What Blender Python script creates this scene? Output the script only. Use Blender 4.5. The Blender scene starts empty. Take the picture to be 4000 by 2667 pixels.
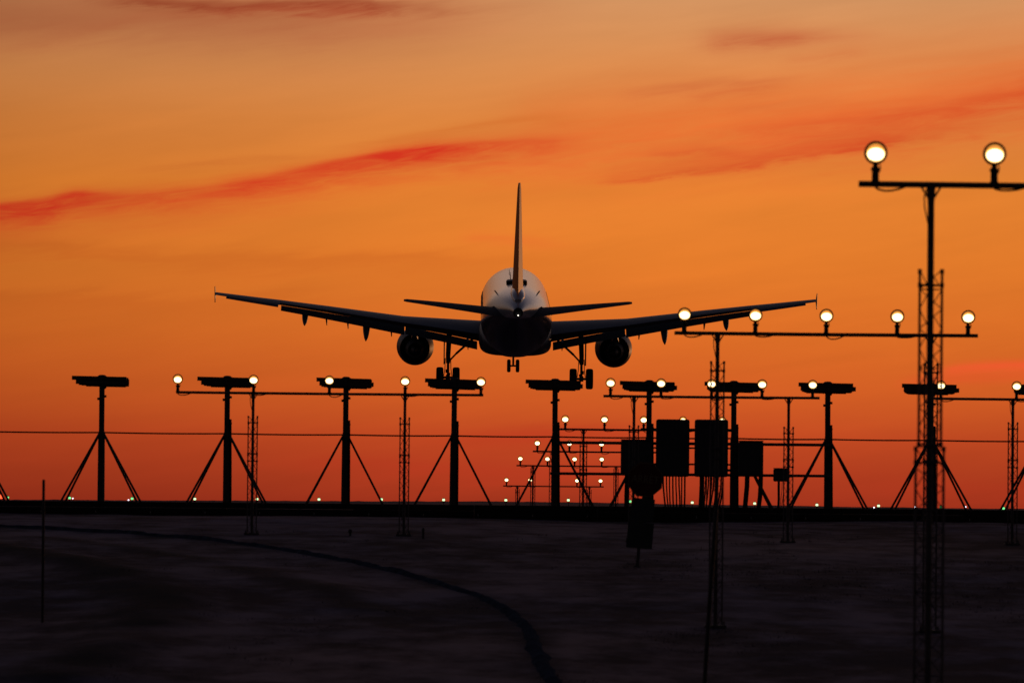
import bpy, math, random
from mathutils import Vector, Matrix, noise
random.seed(7)
C = bpy.context.scene
col = C.collection
R = math.radians

# ------------------------------------------------------------------ camera frame
CZ = 1.7                                    # eye height above the bank the photographer stands on
FPX, CX, CY = 20600.0, 2000.0, 1333.5
PITCH = math.atan((1972 - 1333.5) / FPX); ROLL = 0.0095
F_ = Vector((0, math.cos(PITCH), math.sin(PITCH)))
U0 = Vector((0, -math.sin(PITCH), math.cos(PITCH))); R0 = Vector((1, 0, 0))
R_ = R0 * math.cos(ROLL) + U0 * math.sin(ROLL)
U_ = -R0 * math.sin(ROLL) + U0 * math.cos(ROLL)
def P(px, py, D):
    return Vector((0, 0, CZ)) + D * (F_ + (px - CX) / FPX * R_ + (CY - py) / FPX * U_)

cam = bpy.data.cameras.new('camera'); camo = bpy.data.objects.new('camera', cam); col.objects.link(camo)
m = Matrix.Identity(4)
for i in range(3):
    m[i][0] = R_[i]; m[i][1] = U_[i]; m[i][2] = -F_[i]
m[2][3] = CZ
camo.matrix_world = m
cam.sensor_width = 36; cam.lens = FPX / 4000 * 36
cam.clip_start = 0.5; cam.clip_end = 20000
cam.dof.use_dof = True; cam.dof.focus_distance = 290; cam.dof.aperture_fstop = 5.6
C.camera = camo

# ------------------------------------------------------------------ mesh helpers
class MB:
    def __init__(s): s.v = []; s.f = []
    def add(s, vs, fs):
        b = len(s.v); s.v += [tuple(v) for v in vs]; s.f += [tuple(i + b for i in f) for f in fs]
    def box(s, c, d, rot=None):
        c = Vector(c); h = [x / 2 for x in d]; vs = []
        for sx in (-1, 1):
            for sy in (-1, 1):
                for sz in (-1, 1):
                    p = Vector((sx * h[0], sy * h[1], sz * h[2]))
                    if rot is not None: p = rot @ p
                    vs.append(c + p)
        s.add(vs, [(0,1,3,2),(4,6,7,5),(0,4,5,1),(2,3,7,6),(0,2,6,4),(1,5,7,3)])
    def tube(s, pts, r, n=8, cap=True):
        pts = [Vector(p) for p in pts]
        if not hasattr(r, '__len__'): r = [r] * len(pts)
        rings = []; prev = None
        for i, p in enumerate(pts):
            t = (pts[min(i+1, len(pts)-1)] - pts[max(i-1, 0)])
            if t.length < 1e-9: t = Vector((0,0,1))
            t.normalize()
            a = Vector((0,1,0)) if abs(t.y) < .9 else Vector((1,0,0))
            if prev is not None: a = prev
            x = (a - t * a.dot(t)).normalized(); y = t.cross(x); prev = x
            rings.append([p + r[i] * (math.cos(2*math.pi*(k+.5)/n) * x + math.sin(2*math.pi*(k+.5)/n) * y) for k in range(n)])
        s.loft(rings, cap)
    def loft(s, rings, cap=True, closed=True):
        n = len(rings[0]); vs = [p for r in rings for p in r]; fs = []
        for i in range(len(rings) - 1):
            for k in range(n if closed else n - 1):
                a = i*n + k; b = i*n + (k+1) % n
                fs.append((a, b, b + n, a + n))
        if cap:
            fs.append(tuple(range(n - 1, -1, -1))); fs.append(tuple((len(rings)-1)*n + k for k in range(n)))
        s.add(vs, fs)
    def lathe(s, prof, axis_o, axis='y', n=32, cap=True):
        o = Vector(axis_o); rings = []
        for (t, r) in prof:
            ring = []
            for k in range(n):
                a = 2*math.pi*k/n; c_, s_ = math.cos(a)*r, math.sin(a)*r
                ring.append(o + (Vector((c_, t, s_)) if axis == 'y' else Vector((t, c_, s_)) if axis == 'x' else Vector((c_, s_, t))))
            rings.append(ring)
        s.loft(rings, cap)
    def build(s, name, mat, parent=None, loc=None, smooth=False, bevel=0):
        me = bpy.data.meshes.new(name); me.from_pydata(s.v, [], s.f); me.update()
        import bmesh
        bm = bmesh.new(); bm.from_mesh(me); bmesh.ops.recalc_face_normals(bm, faces=bm.faces)
        bm.to_mesh(me); bm.free()
        if mat: me.materials.append(mat)
        if smooth:
            me.polygons.foreach_set('use_smooth', [True]*len(me.polygons))
            try: me.set_sharp_from_angle(angle=R(38))
            except Exception: pass
        o = bpy.data.objects.new(name, me); col.objects.link(o)
        if parent: o.parent = parent
        if loc is not None: o.location = loc
        if bevel:
            b = o.modifiers.new('bevel', 'BEVEL'); b.width = bevel; b.segments = 2; b.limit_method = 'ANGLE'
        return o

def tag(o, label=None, cat=None, group=None, kind=None):
    if label: o['label'] = label
    if cat: o['category'] = cat
    if group: o['group'] = group
    if kind: o['kind'] = kind
    return o
def thing(name, loc, label, cat, group=None, rz=0):
    o = bpy.data.objects.new(name, None); col.objects.link(o); o.location = loc; o.rotation_euler = (0, 0, rz)
    o.empty_display_size = .3
    return tag(o, label, cat, group)
def copy_tree(o, parent=None):
    c = o.copy(); col.objects.link(c)
    if parent: c.parent = parent
    for ch in list(o.children): copy_tree(ch, c)
    return c

# ------------------------------------------------------------------ materials
def mat(name, rgb, rough=.6, metal=0, var=.25, scale=6, bump=0, coat=0, spec=.5):
    m = bpy.data.materials.new(name); m.use_nodes = True; nt = m.node_tree; b = nt.nodes['Principled BSDF']
    tc = nt.nodes.new('ShaderNodeTexCoord'); n = nt.nodes.new('ShaderNodeTexNoise')
    n.inputs['Scale'].default_value = scale; n.inputs['Detail'].default_value = 5
    nt.links.new(tc.outputs['Object'], n.inputs['Vector'])
    r = nt.nodes.new('ShaderNodeValToRGB')
    r.color_ramp.elements[0].position = .3; r.color_ramp.elements[1].position = .7
    r.color_ramp.elements[0].color = [c*(1-var) for c in rgb] + [1]
    r.color_ramp.elements[1].color = [min(1, c*(1+var)) for c in rgb] + [1]
    nt.links.new(n.outputs['Fac'], r.inputs['Fac']); nt.links.new(r.outputs['Color'], b.inputs['Base Color'])
    b.inputs['Roughness'].default_value = rough; b.inputs['Metallic'].default_value = metal
    b.inputs['Specular IOR Level'].default_value = spec
    b.inputs['Coat Weight'].default_value = coat; b.inputs['Coat Roughness'].default_value = .12
    if bump:
        bp = nt.nodes.new('ShaderNodeBump'); bp.inputs['Strength'].default_value = bump; bp.inputs['Distance'].default_value = .01
        nt.links.new(n.outputs['Fac'], bp.inputs['Height']); nt.links.new(bp.outputs['Normal'], b.inputs['Normal'])
    return m
M = dict(
    steel=mat('galvanised_steel', (.12,.12,.125), .7, .2),
    dark=mat('dark_painted_metal', (.04,.045,.05), .7),
    antenna=mat('weathered_antenna_paint', (.08,.075,.07), .75),
    cabinet=mat('grey_green_cabinet_paint', (.05,.065,.07), .6, var=.15),
    wood=mat('tarred_timber', (.025,.028,.025), .9, scale=3, bump=.4),
    rubber=mat('tyre_rubber', (.02,.02,.02), .8),
    hose=mat('black_conduit', (.02,.02,.02), .7),
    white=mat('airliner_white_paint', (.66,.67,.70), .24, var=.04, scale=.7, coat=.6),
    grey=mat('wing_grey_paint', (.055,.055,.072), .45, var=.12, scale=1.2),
    fin=mat('orange_tail_paint', (.88,.23,.015), .5, var=.04, scale=1, coat=0, spec=.3),
    nacelle=mat('nacelle_paint', (.06,.06,.07), .5, var=.1),
    glass=mat('cabin_window', (.012,.013,.018), .5, spec=.2),
    engine=mat('engine_metal', (.03,.03,.032), .7, .3),
    red=mat('sign_red', (.10,.006,.005), .7, var=.15),
    letter=mat('sign_lettering', (.26,.20,.12), .7, var=.1),
    panel=mat('sign_blue_grey_panel', (.05,.07,.075), .55, var=.2),
)
def emis(name, rgb, st):
    m = bpy.data.materials.new(name); m.use_nodes = True; nt = m.node_tree; nt.nodes.remove(nt.nodes['Principled BSDF'])
    e = nt.nodes.new('ShaderNodeEmission'); out = nt.nodes['Material Output']
    tc = nt.nodes.new('ShaderNodeTexCoord'); ln = nt.nodes.new('ShaderNodeVectorMath'); ln.operation = 'LENGTH'
    nt.links.new(tc.outputs['Object'], ln.inputs[0])
    mr = nt.nodes.new('ShaderNodeMapRange'); mr.inputs[1].default_value = 0; mr.inputs[2].default_value = .1
    mr.inputs[3].default_value = st; mr.inputs[4].default_value = st*.45
    nt.links.new(ln.outputs['Value'], mr.inputs[0]); nt.links.new(mr.outputs[0], e.inputs['Strength'])
    e.inputs['Color'].default_value = (*rgb, 1); nt.links.new(e.outputs[0], out.inputs[0]); return m
M['tail_lamp'] = emis('tail_light_glow', (1,.9,.8), 3.2)
M['green_lamp'] = emis('green_lamp_glow', (.22,1,.33), 2.0)
M['pale_lamp'] = emis('pale_green_lamp_glow', (.62,1,.5), 2.6)
M['dim_lamp'] = emis('dim_green_lamp_glow', (.03,.2,.06), 1)
M['white_lamp'] = emis('white_lamp_glow', (1,.85,1), 5)
M['red_lamp'] = emis('red_lamp_glow', (1,.06,.02), 6)

def lens_material():
    m = bpy.data.materials.new('lamp_lens_glow'); m.use_nodes = True; nt = m.node_tree; N = nt.nodes; L = nt.links
    N.remove(N['Principled BSDF']); out = N['Material Output']; e = N.new('ShaderNodeEmission')
    oi = N.new('ShaderNodeObjectInfo')
    tc = N.new('ShaderNodeTexCoord'); sp = N.new('ShaderNodeSeparateXYZ'); L.new(tc.outputs['Object'], sp.inputs[0])
    def mth(op, a, b=None, c=None, clamp=False):
        n = N.new('ShaderNodeMath'); n.operation = op; n.use_clamp = clamp
        for i, x in enumerate((a, b, c)):
            if x is None: continue
            if isinstance(x, (int, float)): n.inputs[i].default_value = x
            else: L.new(x, n.inputs[i])
        return n.outputs[0]
    x = sp.outputs[0]; z = mth('ADD', sp.outputs[2], mth('ADD', mth('MULTIPLY', oi.outputs['Random'], .008), .009))
    # the filament's bright spot sits a little below the middle of the prismatic lens
    r2 = mth('ADD', mth('POWER', mth('DIVIDE', x, .086), 2), mth('POWER', mth('DIVIDE', z, .062), 2))
    r = mth('SQRT', r2)
    g = mth('MULTIPLY', mth('MULTIPLY', mth('ADD', mth('SINE', mth('MULTIPLY', x, 900)), 1), .5), mth('MULTIPLY', mth('ADD', mth('SINE', mth('MULTIPLY', z, 900)), 1), .5))
    rr = mth('ADD', r, mth('MULTIPLY', g, .10))
    ramp = N.new('ShaderNodeValToRGB'); cr = ramp.color_ramp
    cr.elements[0].position = 0; cr.elements[0].color = (1,.97,.85,1)
    for p, c in ((.68,(1,.90,.58,1)), (.84,(1,.62,.20,1)), (1,(1,.36,.06,1))):
        el = cr.elements.new(p) if p < 1 else cr.elements[-1]; el.position = p; el.color = c
    L.new(rr, ramp.inputs[0])
    mr = N.new('ShaderNodeMapRange'); mr.interpolation_type = 'SMOOTHSTEP'
    mr.inputs[1].default_value = .62; mr.inputs[2].default_value = 1.08; mr.inputs[3].default_value = 4.2; mr.inputs[4].default_value = .80
    L.new(rr, mr.inputs[0]); L.new(mth('MULTIPLY', mr.outputs[0], mth('ADD', mth('MULTIPLY', oi.outputs['Random'], .4), .8)), e.inputs['Strength']); L.new(ramp.outputs[0], e.inputs['Color'])
    L.new(e.outputs[0], out.inputs[0]); return m
M['lens'] = lens_material()

# ------------------------------------------------------------------ world: dusk sky
SUN_AZ, SUN_EL = 17.0, .5
def build_world():
    w = bpy.data.worlds.new('World'); C.world = w; w.use_nodes = True; nt = w.node_tree; N = nt.nodes; L = nt.links
    bg = N['Background']
    def mth(op, a, b=None, c=None, clamp=False):
        n = N.new('ShaderNodeMath'); n.operation = op; n.use_clamp = clamp
        for i, x in enumerate((a, b, c)):
            if x is None: continue
            if isinstance(x, (int, float)): n.inputs[i].default_value = x
            else: L.new(x, n.inputs[i])
        return n.outputs[0]
    tc = N.new('ShaderNodeTexCoord'); sp = N.new('ShaderNodeSeparateXYZ'); L.new(tc.outputs['Generated'], sp.inputs[0])
    X, Y, Z = sp.outputs
    az = mth('ARCTAN2', X, Y); el = mth('ARCSINE', Z)
    # U: degrees east scale (2 = straight ahead), E: elevation, both 1 unit = 2.78 degrees
    U = mth('ADD', mth('MULTIPLY', az, 20.6), 2.0); E = mth('MULTIPLY', el, 20.6)
    def lin(c): return tuple(((x/255)/12.92 if x/255 <= .04045 else ((x/255+.055)/1.055)**2.4) for x in c) + (1,)
    def ramp(src, lo, hi, pts, interp='LINEAR'):
        mr = N.new('ShaderNodeMapRange'); mr.inputs[1].default_value = lo; mr.inputs[2].default_value = hi; L.new(src, mr.inputs[0])
        rp = N.new('ShaderNodeValToRGB'); cr = rp.color_ramp; cr.interpolation = interp
        for i, (p, c) in enumerate(pts):
            t = (p - lo) / (hi - lo)
            e = cr.elements[0] if i == 0 else cr.elements[1] if i == 1 else cr.elements.new(t)
            e.position = t; e.color = c
        L.new(mr.outputs[0], rp.inputs[0]); return rp.outputs[0]
    # vertical colours of the afterglow (low part)
    low = ramp(E, -1, 3, [(-1, lin((60,20,16))), (3, lin((206,168,146))), (0.0, lin((158,50,28))), (.13, lin((176,62,31))), (.27, lin((193,73,34))),
                          (.45, lin((211,95,37))), (.68, lin((222,112,40))), (.95, lin((230,125,44))), (1.25, lin((232,132,50))), (1.5, lin((224,135,64))),
                          (1.72, lin((221,144,82))), (1.97, lin((214,149,97)))])
    # elevation above 3 units (8 degrees) fades through mauve to night blue
    high = ramp(E, 3, 30, [(3, (1,1,1,1)), (30, (.02,.03,.06,1)), (4.2, (.80,.88,1.0,1)), (5.8, (.40,.50,.72,1)), (8, (.09,.14,.29,1)), (14, (.018,.034,.095,1))])
    mul = N.new('ShaderNodeMix'); mul.data_type = 'RGBA'; mul.blend_type = 'MULTIPLY'; mul.inputs[0].default_value = 1
    L.new(low, mul.inputs[6]); L.new(high, mul.inputs[7]); base = mul.outputs[2]

    # cloud coordinates and noise, long filaments tilted a little
    cv = N.new('ShaderNodeCombineXYZ'); tilt = mth('SUBTRACT', E, mth('MULTIPLY', U, .13))
    L.new(mth('MULTIPLY', U, 1.0), cv.inputs[0]); L.new(mth('MULTIPLY', tilt, 7.0), cv.inputs[1])
    def nz(scale, detail=6, rough=.55, off=0, dist=0.0):
        n = N.new('ShaderNodeTexNoise'); n.noise_dimensions = '3D'
        va = N.new('ShaderNodeVectorMath'); va.operation = 'ADD'; va.inputs[1].default_value = (off, off*.7, off*1.3); L.new(cv.outputs[0], va.inputs[0])
        L.new(va.outputs[0], n.inputs['Vector']); n.inputs['Scale'].default_value = scale; n.inputs['Detail'].default_value = detail
        n.inputs['Roughness'].default_value = rough; n.inputs['Distortion'].default_value = dist; return n.outputs['Fac']
    n1 = nz(1.6, 5, .5, 3.1, .3); n2 = nz(4.2, 7, .66, 9.4, .6); n3 = nz(.8, 4, .5, 17.0)
    wob = mth('ADD', mth('MULTIPLY', mth('SUBTRACT', n1, .5), .10), mth('MULTIPLY', mth('SUBTRACT', n2, .5), .07))
    def curve(src, pts, lo, hi, vlo, vhi):
        mr = N.new('ShaderNodeMapRange'); mr.inputs[1].default_value = lo; mr.inputs[2].default_value = hi; L.new(src, mr.inputs[0])
        fc = N.new('ShaderNodeFloatCurve'); cu = fc.mapping.curves[0]
        pp = [((p-lo)/(hi-lo), (v-vlo)/(vhi-vlo)) for p, v in pts]
        cu.points[0].location = pp[0]; cu.points[1].location = pp[-1]
        for q in pp[1:-1]: cu.points.new(*q)
        fc.mapping.update(); L.new(mr.outputs[0], fc.inputs['Value'])
        return mth('ADD', mth('MULTIPLY', fc.outputs[0], vhi - vlo), vlo)
    def band(prev, pts, up, down, stren, color, wobk=1.0, nzk=.5, ns=None):
        """pts: (photo px x, y) of the streak's line; up/down: soft widths above and below it."""
        q = [(x/1000, (1953 + .0095*x - y)/1000) for x, y in pts]
        lo, hi = q[0][0], q[-1][0]
        ec = curve(U, q, lo, hi, 0, 2.2)
        d = mth('ADD', mth('SUBTRACT', E, ec), mth('MULTIPLY', wob, wobk))
        a = mth('MAXIMUM', mth('DIVIDE', d, up), mth('DIVIDE', d, -down))
        prof = mth('EXPONENT', mth('MULTIPLY', mth('POWER', a, 1.7), -1))
        st = curve(U, [(x/1000, s) for x, s in stren], stren[0][0]/1000, stren[-1][0]/1000, 0, 1)
        k = mth('MULTIPLY', prof, st)
        mod = mth('ADD', mth('MULTIPLY', mth('SUBTRACT', ns if ns is not None else n1, .5), nzk*2), 1)
        k = mth('MULTIPLY', k, mod, clamp=True)
        mx = N.new('ShaderNodeMix'); mx.data_type = 'RGBA'; L.new(k, mx.inputs[0]); L.new(prev, mx.inputs[6]); mx.inputs[7].default_value = lin(color)
        return mx.outputs[2]
    c = base
    # broad faint variation
    c = band(c, [(-3000,1500),(0,1450),(4000,1380),(7000,1330)], .25, .2, [(-3000,.12),(0,.14),(2000,.10),(7000,.12)], (205,85,32), 2, .9, n3)
    c = band(c, [(-3000,1100),(0,1165),(1000,1180),(2600,1180),(7000,1150)], .03, .06, [(-3000,.15),(0,.2),(1100,.12),(1800,0),(7000,0)], (196,84,30), 1.5, .6, n3)
    c = band(c, [(-3000,970),(0,970),(1000,1020),(4000,1000),(7000,900)], .04, .05, [(-3000,.3),(0,.3),(1500,.25),(2600,.0),(7000,0)], (200,90,32), 1.5, .6, n3)
    # dusky veil at the top left and upper left corner
    c = band(c, [(-3000,-200),(0,80),(600,90),(1500,110),(2200,60),(7000,-400)], .14, .12, [(-3000,.6),(0,.72),(800,.75),(1500,.55),(2100,.12),(2600,0),(7000,0)], (182,100,64), 1, .3, n1)
    c = band(c, [(-3000,-100),(0,-20),(500,5),(900,28),(1300,30),(1800,30),(2300,15),(7000,-400)], .03, .035, [(-3000,.3),(0,.15),(420,.5),(700,.8),(1200,.85),(1600,.45),(2100,.08),(2400,0),(7000,0)], (160,72,44), 1, .8, n2)
    c = band(c, [(-3000,250),(0,200),(700,60),(1300,58),(1700,30),(7000,-400)], .03, .03, [(-3000,0),(500,.1),(900,.35),(1200,.5),(1500,.2),(1800,0),(7000,0)], (178,74,46), 1, .8, n2)
    # oval brown-red puff
    c = band(c, [(-3000,160),(2500,180),(2800,166),(2970,158),(3200,150),(3500,150),(7000,100)], .040, .042, [(-3000,0),(2560,0),(2740,.25),(2900,.72),(3010,.74),(3140,.5),(3400,.14),(3600,0),(7000,0)], (190,92,58), .5, .7, n2)
    # broad orange-red veil to the right
    c = band(c, [(-3000,900),(1500,640),(2300,560),(2900,500),(3500,430),(4000,350),(7000,-100)], .20, .17, [(-3000,0),(1600,0),(2100,.55),(2600,.75),(3200,.75),(4000,.7),(7000,.3)], (234,112,50), 1.2, .6, n2)
    c = band(c, [(-3000,900),(2000,650),(2600,560),(3100,510),(3500,450),(4000,350),(7000,-100)], .05, .13, [(-3000,0),(2500,0),(2900,.3),(3300,.65),(3700,.75),(4000,.8),(7000,.3)], (222,92,44), 1.4, .9, n2)
    c = band(c, [(-3000,1000),(1900,730),(2350,712),(2600,688),(2900,655),(3150,615),(3400,582),(3650,555),(4000,540),(7000,300)], .055, .014, [(-3000,0),(2150,0),(2400,.45),(2700,.6),(3100,.8),(3350,.85),(3550,.5),(3800,.2),(4000,0),(7000,0)], (218,84,40), .7, 1.0, n2)
    c = band(c, [(-3000,700),(2000,620),(2600,605),(2750,597),(2950,610),(3200,560),(7000,500)], .02, .02, [(-3000,0),(2450,0),(2600,.45),(2800,.45),(3000,.3),(3200,0),(7000,0)], (220,92,44), .8, .9, n2)
    # thin filaments
    for pts, s0, s1, k, colr in (
        ([(-3000,600),(2300,378),(2450,368),(2600,347),(2750,330),(2950,318),(3150,300),(7000,0)], 2300, 3200, .55, (208,108,58)),
        ([(-3000,600),(2600,385),(2750,372),(2850,358),(2950,350),(3150,330),(7000,0)], 2620, 3100, .45, (212,104,54)),
        ([(-3000,600),(2900,262),(3050,240),(3200,222),(3300,205),(3450,198),(7000,0)], 2980, 3450, .45, (212,118,66)),
        ([(-3000,700),(2700,440),(2900,425),(3050,410),(3250,390),(3500,370),(7000,0)], 2750, 3350, .35, (216,112,56)),
        ([(-3000,900),(1100,610),(1400,565),(1700,520),(2000,478),(2300,455),(7000,0)], 1150, 2400, .42, (216,112,46)),
        ([(-3000,900),(300,680),(700,650),(1000,620),(1300,610),(1500,590),(7000,0)], 350, 1500, .2, (200,96,42))):
        c = band(c, pts, .014, .028, [(-3000,0),(s0,0),(s0+.35*(s1-s0),k),(s0+.65*(s1-s0),k),(s1,0),(7000,0)], colr, .6, .9, n2)
    # the red streak
    main = [(-3000,1250),(-400,880),(0,812),(170,800),(300,768),(450,778),(600,765),(780,748),(900,722),(1100,690),(1200,668),(1400,622),(1550,597),(1650,585),(1800,576),(2100,556),(2400,535),(7000,400)]
    c = band(c, main, .030, .11, [(-3000,.5),(0,.8),(400,.6),(700,.5),(1000,.6),(1400,.65),(1700,.7),(2000,.5),(2250,.15),(2500,0),(7000,0)], (226,92,42), .8, .8, n2)
    c = band(c, main, .016, .058, [(-3000,.5),(0,.9),(230,.85),(380,.5),(520,.38),(800,.38),(950,.6),(1250,.6),(1450,.75),(1600,1),(1720,.85),(1900,.45),(2150,.3),(2350,.0),(7000,0)], (218,56,33), .6, 1.1, n2)
    # low pink streaks
    c = band(c, [(-3000,1500),(3400,1480),(3650,1452),(3850,1432),(4000,1428),(4600,1410),(7000,1300)], .018, .03, [(-3000,0),(3550,0),(3700,.8),(3850,1),(4000,1),(4600,.6),(5500,0),(7000,0)], (238,92,46), .25, .4, n2)
    c = band(c, [(-3000,1500),(3400,1500),(3700,1478),(3900,1470),(4000,1468),(4600,1440),(7000,1300)], .02, .03, [(-3000,0),(3450,0),(3650,.5),(3850,.45),(4000,.35),(4600,.2),(5500,0),(7000,0)], (228,86,42), .25, .4, n2)
    c = band(c, [(-3000,1700),(1500,1720),(1900,1700),(2150,1690),(2500,1695),(3000,1720),(7000,1700)], .03, .06, [(-3000,0),(1350,0),(1900,.4),(2150,.5),(2500,.3),(3000,0),(7000,0)], (188,54,32), .6, .5, n1)
    c = band(c, [(-3000,1000),(1700,930),(1900,925),(2050,940),(2200,960),(2400,975),(7000,1000)], .025, .03, [(-3000,0),(1750,0),(1900,.4),(2050,.35),(2200,.15),(2400,0),(7000,0)], (232,108,46), .6, .6, n1)
    c = band(c, [(-3000,1900),(1000,1800),(1500,1815),(2000,1840),(3000,1850),(4000,1920),(7000,1900)], .05, .08, [(-3000,0),(1000,.1),(1500,.5),(2200,.45),(3000,.2),(4000,.35),(7000,.1)], (186,56,32), .8, .6, n1)
    # faint generic haze streaking everywhere
    tex = mth('ADD', mth('MULTIPLY', mth('SUBTRACT', n1, .5), .16), mth('ADD', mth('MULTIPLY', mth('SUBTRACT', n3, .5), .14), 1))
    # glow is strongest straight ahead, a little to the right, dies away sideways and behind
    glow = curve(U, [(-12,.10),(-5,.14),(-3,.14),(-1.6,.24),(-.7,.5),(0,.75),(1,.89),(2,.985),(3,1.0),(4,.96),(5,.98),(6,1.02),(8,1.1),(10,1.0),(14,.5),(20,.18),(28,.10)], -12, 28, 0, 1.6)
    back = mth('ADD', mth('MULTIPLY', mth('ADD', mth('MULTIPLY', mth('COSINE', az), .5), .5), .90), .10)
    hi_mask = N.new('ShaderNodeMapRange'); hi_mask.inputs[1].default_value = 2; hi_mask.inputs[2].default_value = 9; L.new(E, hi_mask.inputs[0])
    glow = mth('ADD', mth('MULTIPLY', glow, mth('SUBTRACT', 1, hi_mask.outputs[0])), hi_mask.outputs[0])
    tot = mth('MULTIPLY', mth('MULTIPLY', tex, glow), back)
    vm = N.new('ShaderNodeVectorMath'); vm.operation = 'SCALE'; L.new(c, vm.inputs[0]); L.new(tot, vm.inputs['Scale'])
    # physical twilight sky laid underneath (blue overhead)
    sky = N.new('ShaderNodeTexSky'); sky.sky_type = 'NISHITA'; sky.sun_disc = False
    sky.sun_elevation = R(SUN_EL); sky.sun_rotation = R(SUN_AZ)
    up = N.new('ShaderNodeMapRange'); up.inputs[1].default_value = 3; up.inputs[2].default_value = 12; L.new(E, up.inputs[0]); up.inputs[4].default_value = NISH
    sv = N.new('ShaderNodeVectorMath'); sv.operation = 'SCALE'; L.new(sky.outputs[0], sv.inputs[0]); L.new(up.outputs[0], sv.inputs['Scale'])
    ad = N.new('ShaderNodeVectorMath'); ad.operation = 'ADD'; L.new(vm.outputs[0], ad.inputs[0]); L.new(sv.outputs[0], ad.inputs[1])
    L.new(ad.outputs[0], bg.inputs['Color']); bg.inputs['Strength'].default_value = 1.0
NISH = .006
build_world()
sun = bpy.data.lights.new('sun', 'SUN'); sun.energy = .16; sun.angle = R(2); sun.color = (1,.42,.16)
suno = bpy.data.objects.new('sun', sun); col.objects.link(suno)
sd = Vector((math.sin(R(SUN_AZ))*math.cos(R(SUN_EL)), math.cos(R(SUN_AZ))*math.cos(R(SUN_EL)), math.sin(R(SUN_EL))))
suno.rotation_euler = sd.to_track_quat('Z', 'Y').to_euler(); suno.location = sd * 50 + Vector((0, 0, 30))

# ------------------------------------------------------------------ snow-covered ground
prof = [(-400,-2.2),(-60,-1.9),(0,-1.7),(15,-2.15),(30,-2.55),(44,-2.77),(55,-2.38),(62,-2.13),(74.4,-1.70),(90,-1.14),(104.4,-.66),(114,-.45),(120,-.37),(127,-.33),(140,-.28),(165,-.2),(200,-.12),(225,-.07),(254,-.03),(300,.0),(9000,0)]
def zp(D):
    for (a, za), (b, zb) in zip(prof, prof[1:]):
        if D <= b:
            t = max(0, (D-a)/(b-a)); return za + (zb-za)*t
    return 0
def zps(D): return sum(zp(D+k) for k in (-3,-1.5,0,1.5,3))/5
crest = [(-200,.8),(0,1),(1050,7),(1500,9),(2000,13),(2350,12),(2700,8),(3100,7),(3400,3.5),(4000,3),(4200,3)]
def crest_px(u):
    u = min(max(u, -200), 4200)
    for (a, za), (b, zb) in zip(crest, crest[1:]):
        if u <= b: return za + (zb-za)*(u-a)/(b-a)
    return 3
tracks = []; paths = []
def ground_base(x, y):
    z = zps(y)
    if y < 300:
        k = min(1, max(0, (y-20)/40)) * min(1, max(0, (300-y)/60))
        z += -.0045*x*max(0, 1-abs(y-100)/60)
        z += k*(.05*math.exp(-((y-121)/7)**2)*noise.noise(Vector((x*.16,0,9.1))) + .05*noise.noise(Vector((x*.22, y*.09, 1.3))) + .018*noise.noise(Vector((x*.9, y*.5, 4.1))) + .035*noise.noise(Vector((x*.05, y*.03, 7.7))))
    else:
        u = 2000 + x/y*FPX; t = min(1, (y-300)/2400)
        z += t*crest_px(u)*2700/FPX*(1 if y < 2700 else 1)
        z += t*.07*noise.noise(Vector((x*.02, y*.004, 2.0))) + t*.05*noise.noise(Vector((x*.12, y*.01, 6.0)))
    return z
def ground_hit(px, py):
    D = 40.0
    while D < 290:
        p = P(px, py, D)
        if p.z - CZ <= zps(p.y): return p.x, p.y
        D += .25
    return None
for pts, amp, wid in (
    ([(-300,2050),(0,2062),(250,2075),(500,2090),(850,2120),(1100,2153),(1400,2203),(1700,2275),(1900,2335),(2000,2395),(2060,2460),(2095,2540),(2125,2610),(2190,2690),(2290,2760)], .012, .40),
    ([(-300,2120),(0,2162),(250,2207),(450,2250),(580,2310),(620,2370),(560,2470),(420,2560),(180,2660)], .12, .8),
    ([(150,2108),(500,2150),(800,2205),(1050,2262),(1280,2310),(1400,2390)], .05, .8)):
    g = [h for h in (ground_hit(*p) for p in pts) if h]
    dens = []
    for a, b in zip(g, g[1:]):
        L_ = math.dist(a, b); n = max(2, int(L_/.35))
        for i in range(n): dens.append((a[0]+(b[0]-a[0])*i/n, a[1]+(b[1]-a[1])*i/n))
    sm = dens
    for _ in range(6):
        sm = [sm[0]] + [((sm[i-1][0]+sm[i][0]*2+sm[i+1][0])/4, (sm[i-1][1]+sm[i][1]*2+sm[i+1][1])/4) for i in range(1, len(sm)-1)] + [sm[-1]]
    cells = {}
    for p in sm: cells.setdefault((int(p[0]//2), int(p[1]//2)), []).append(p)
    tracks.append((cells, amp, wid)); paths.append(sm)
def track_z(x, y):
    z = 0
    for cells, amp, wid in tracks:
        cx, cy = int(x//2), int(y//2); best = 9
        for i in (-1,0,1):
            for j in (-1,0,1):
                for p in cells.get((cx+i, cy+j), ()):
                    d = (p[0]-x)**2 + (p[1]-y)**2
                    if d < best: best = d
        if best < 9:
            d = math.sqrt(best)
            k = .75 + .5*noise.noise(Vector((x*.6, y*.3, 3)))
            z += amp*k*math.exp(-(d/wid)**2)
    return z
def rut_shade_mask(x, y):
    k = 0
    for i, (cells, amp, wid) in enumerate(tracks):
        cx, cy = int(x//2), int(y//2); best = 9
        for a in (-1,0,1):
            for b in (-1,0,1):
                for p in cells.get((cx+a, cy+b), ()):
                    d = (p[0]-x)**2 + (p[1]-y)**2
                    if d < best: best = d
        if best < 9:
            w_ = (.34, .7, .5)[i]; s_ = (.35, .95, .85)[i]
            n_ = noise.noise(Vector((x*.8, y*.5, 3))) + .6*noise.noise(Vector((x*.15, y*.15, 8)))
            k = max(k, s_*min(1, max(0, 1+(.25,.9,1.3)[i]*n_))*math.exp(-(best/(w_*w_))**1.3))
    return k
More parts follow.
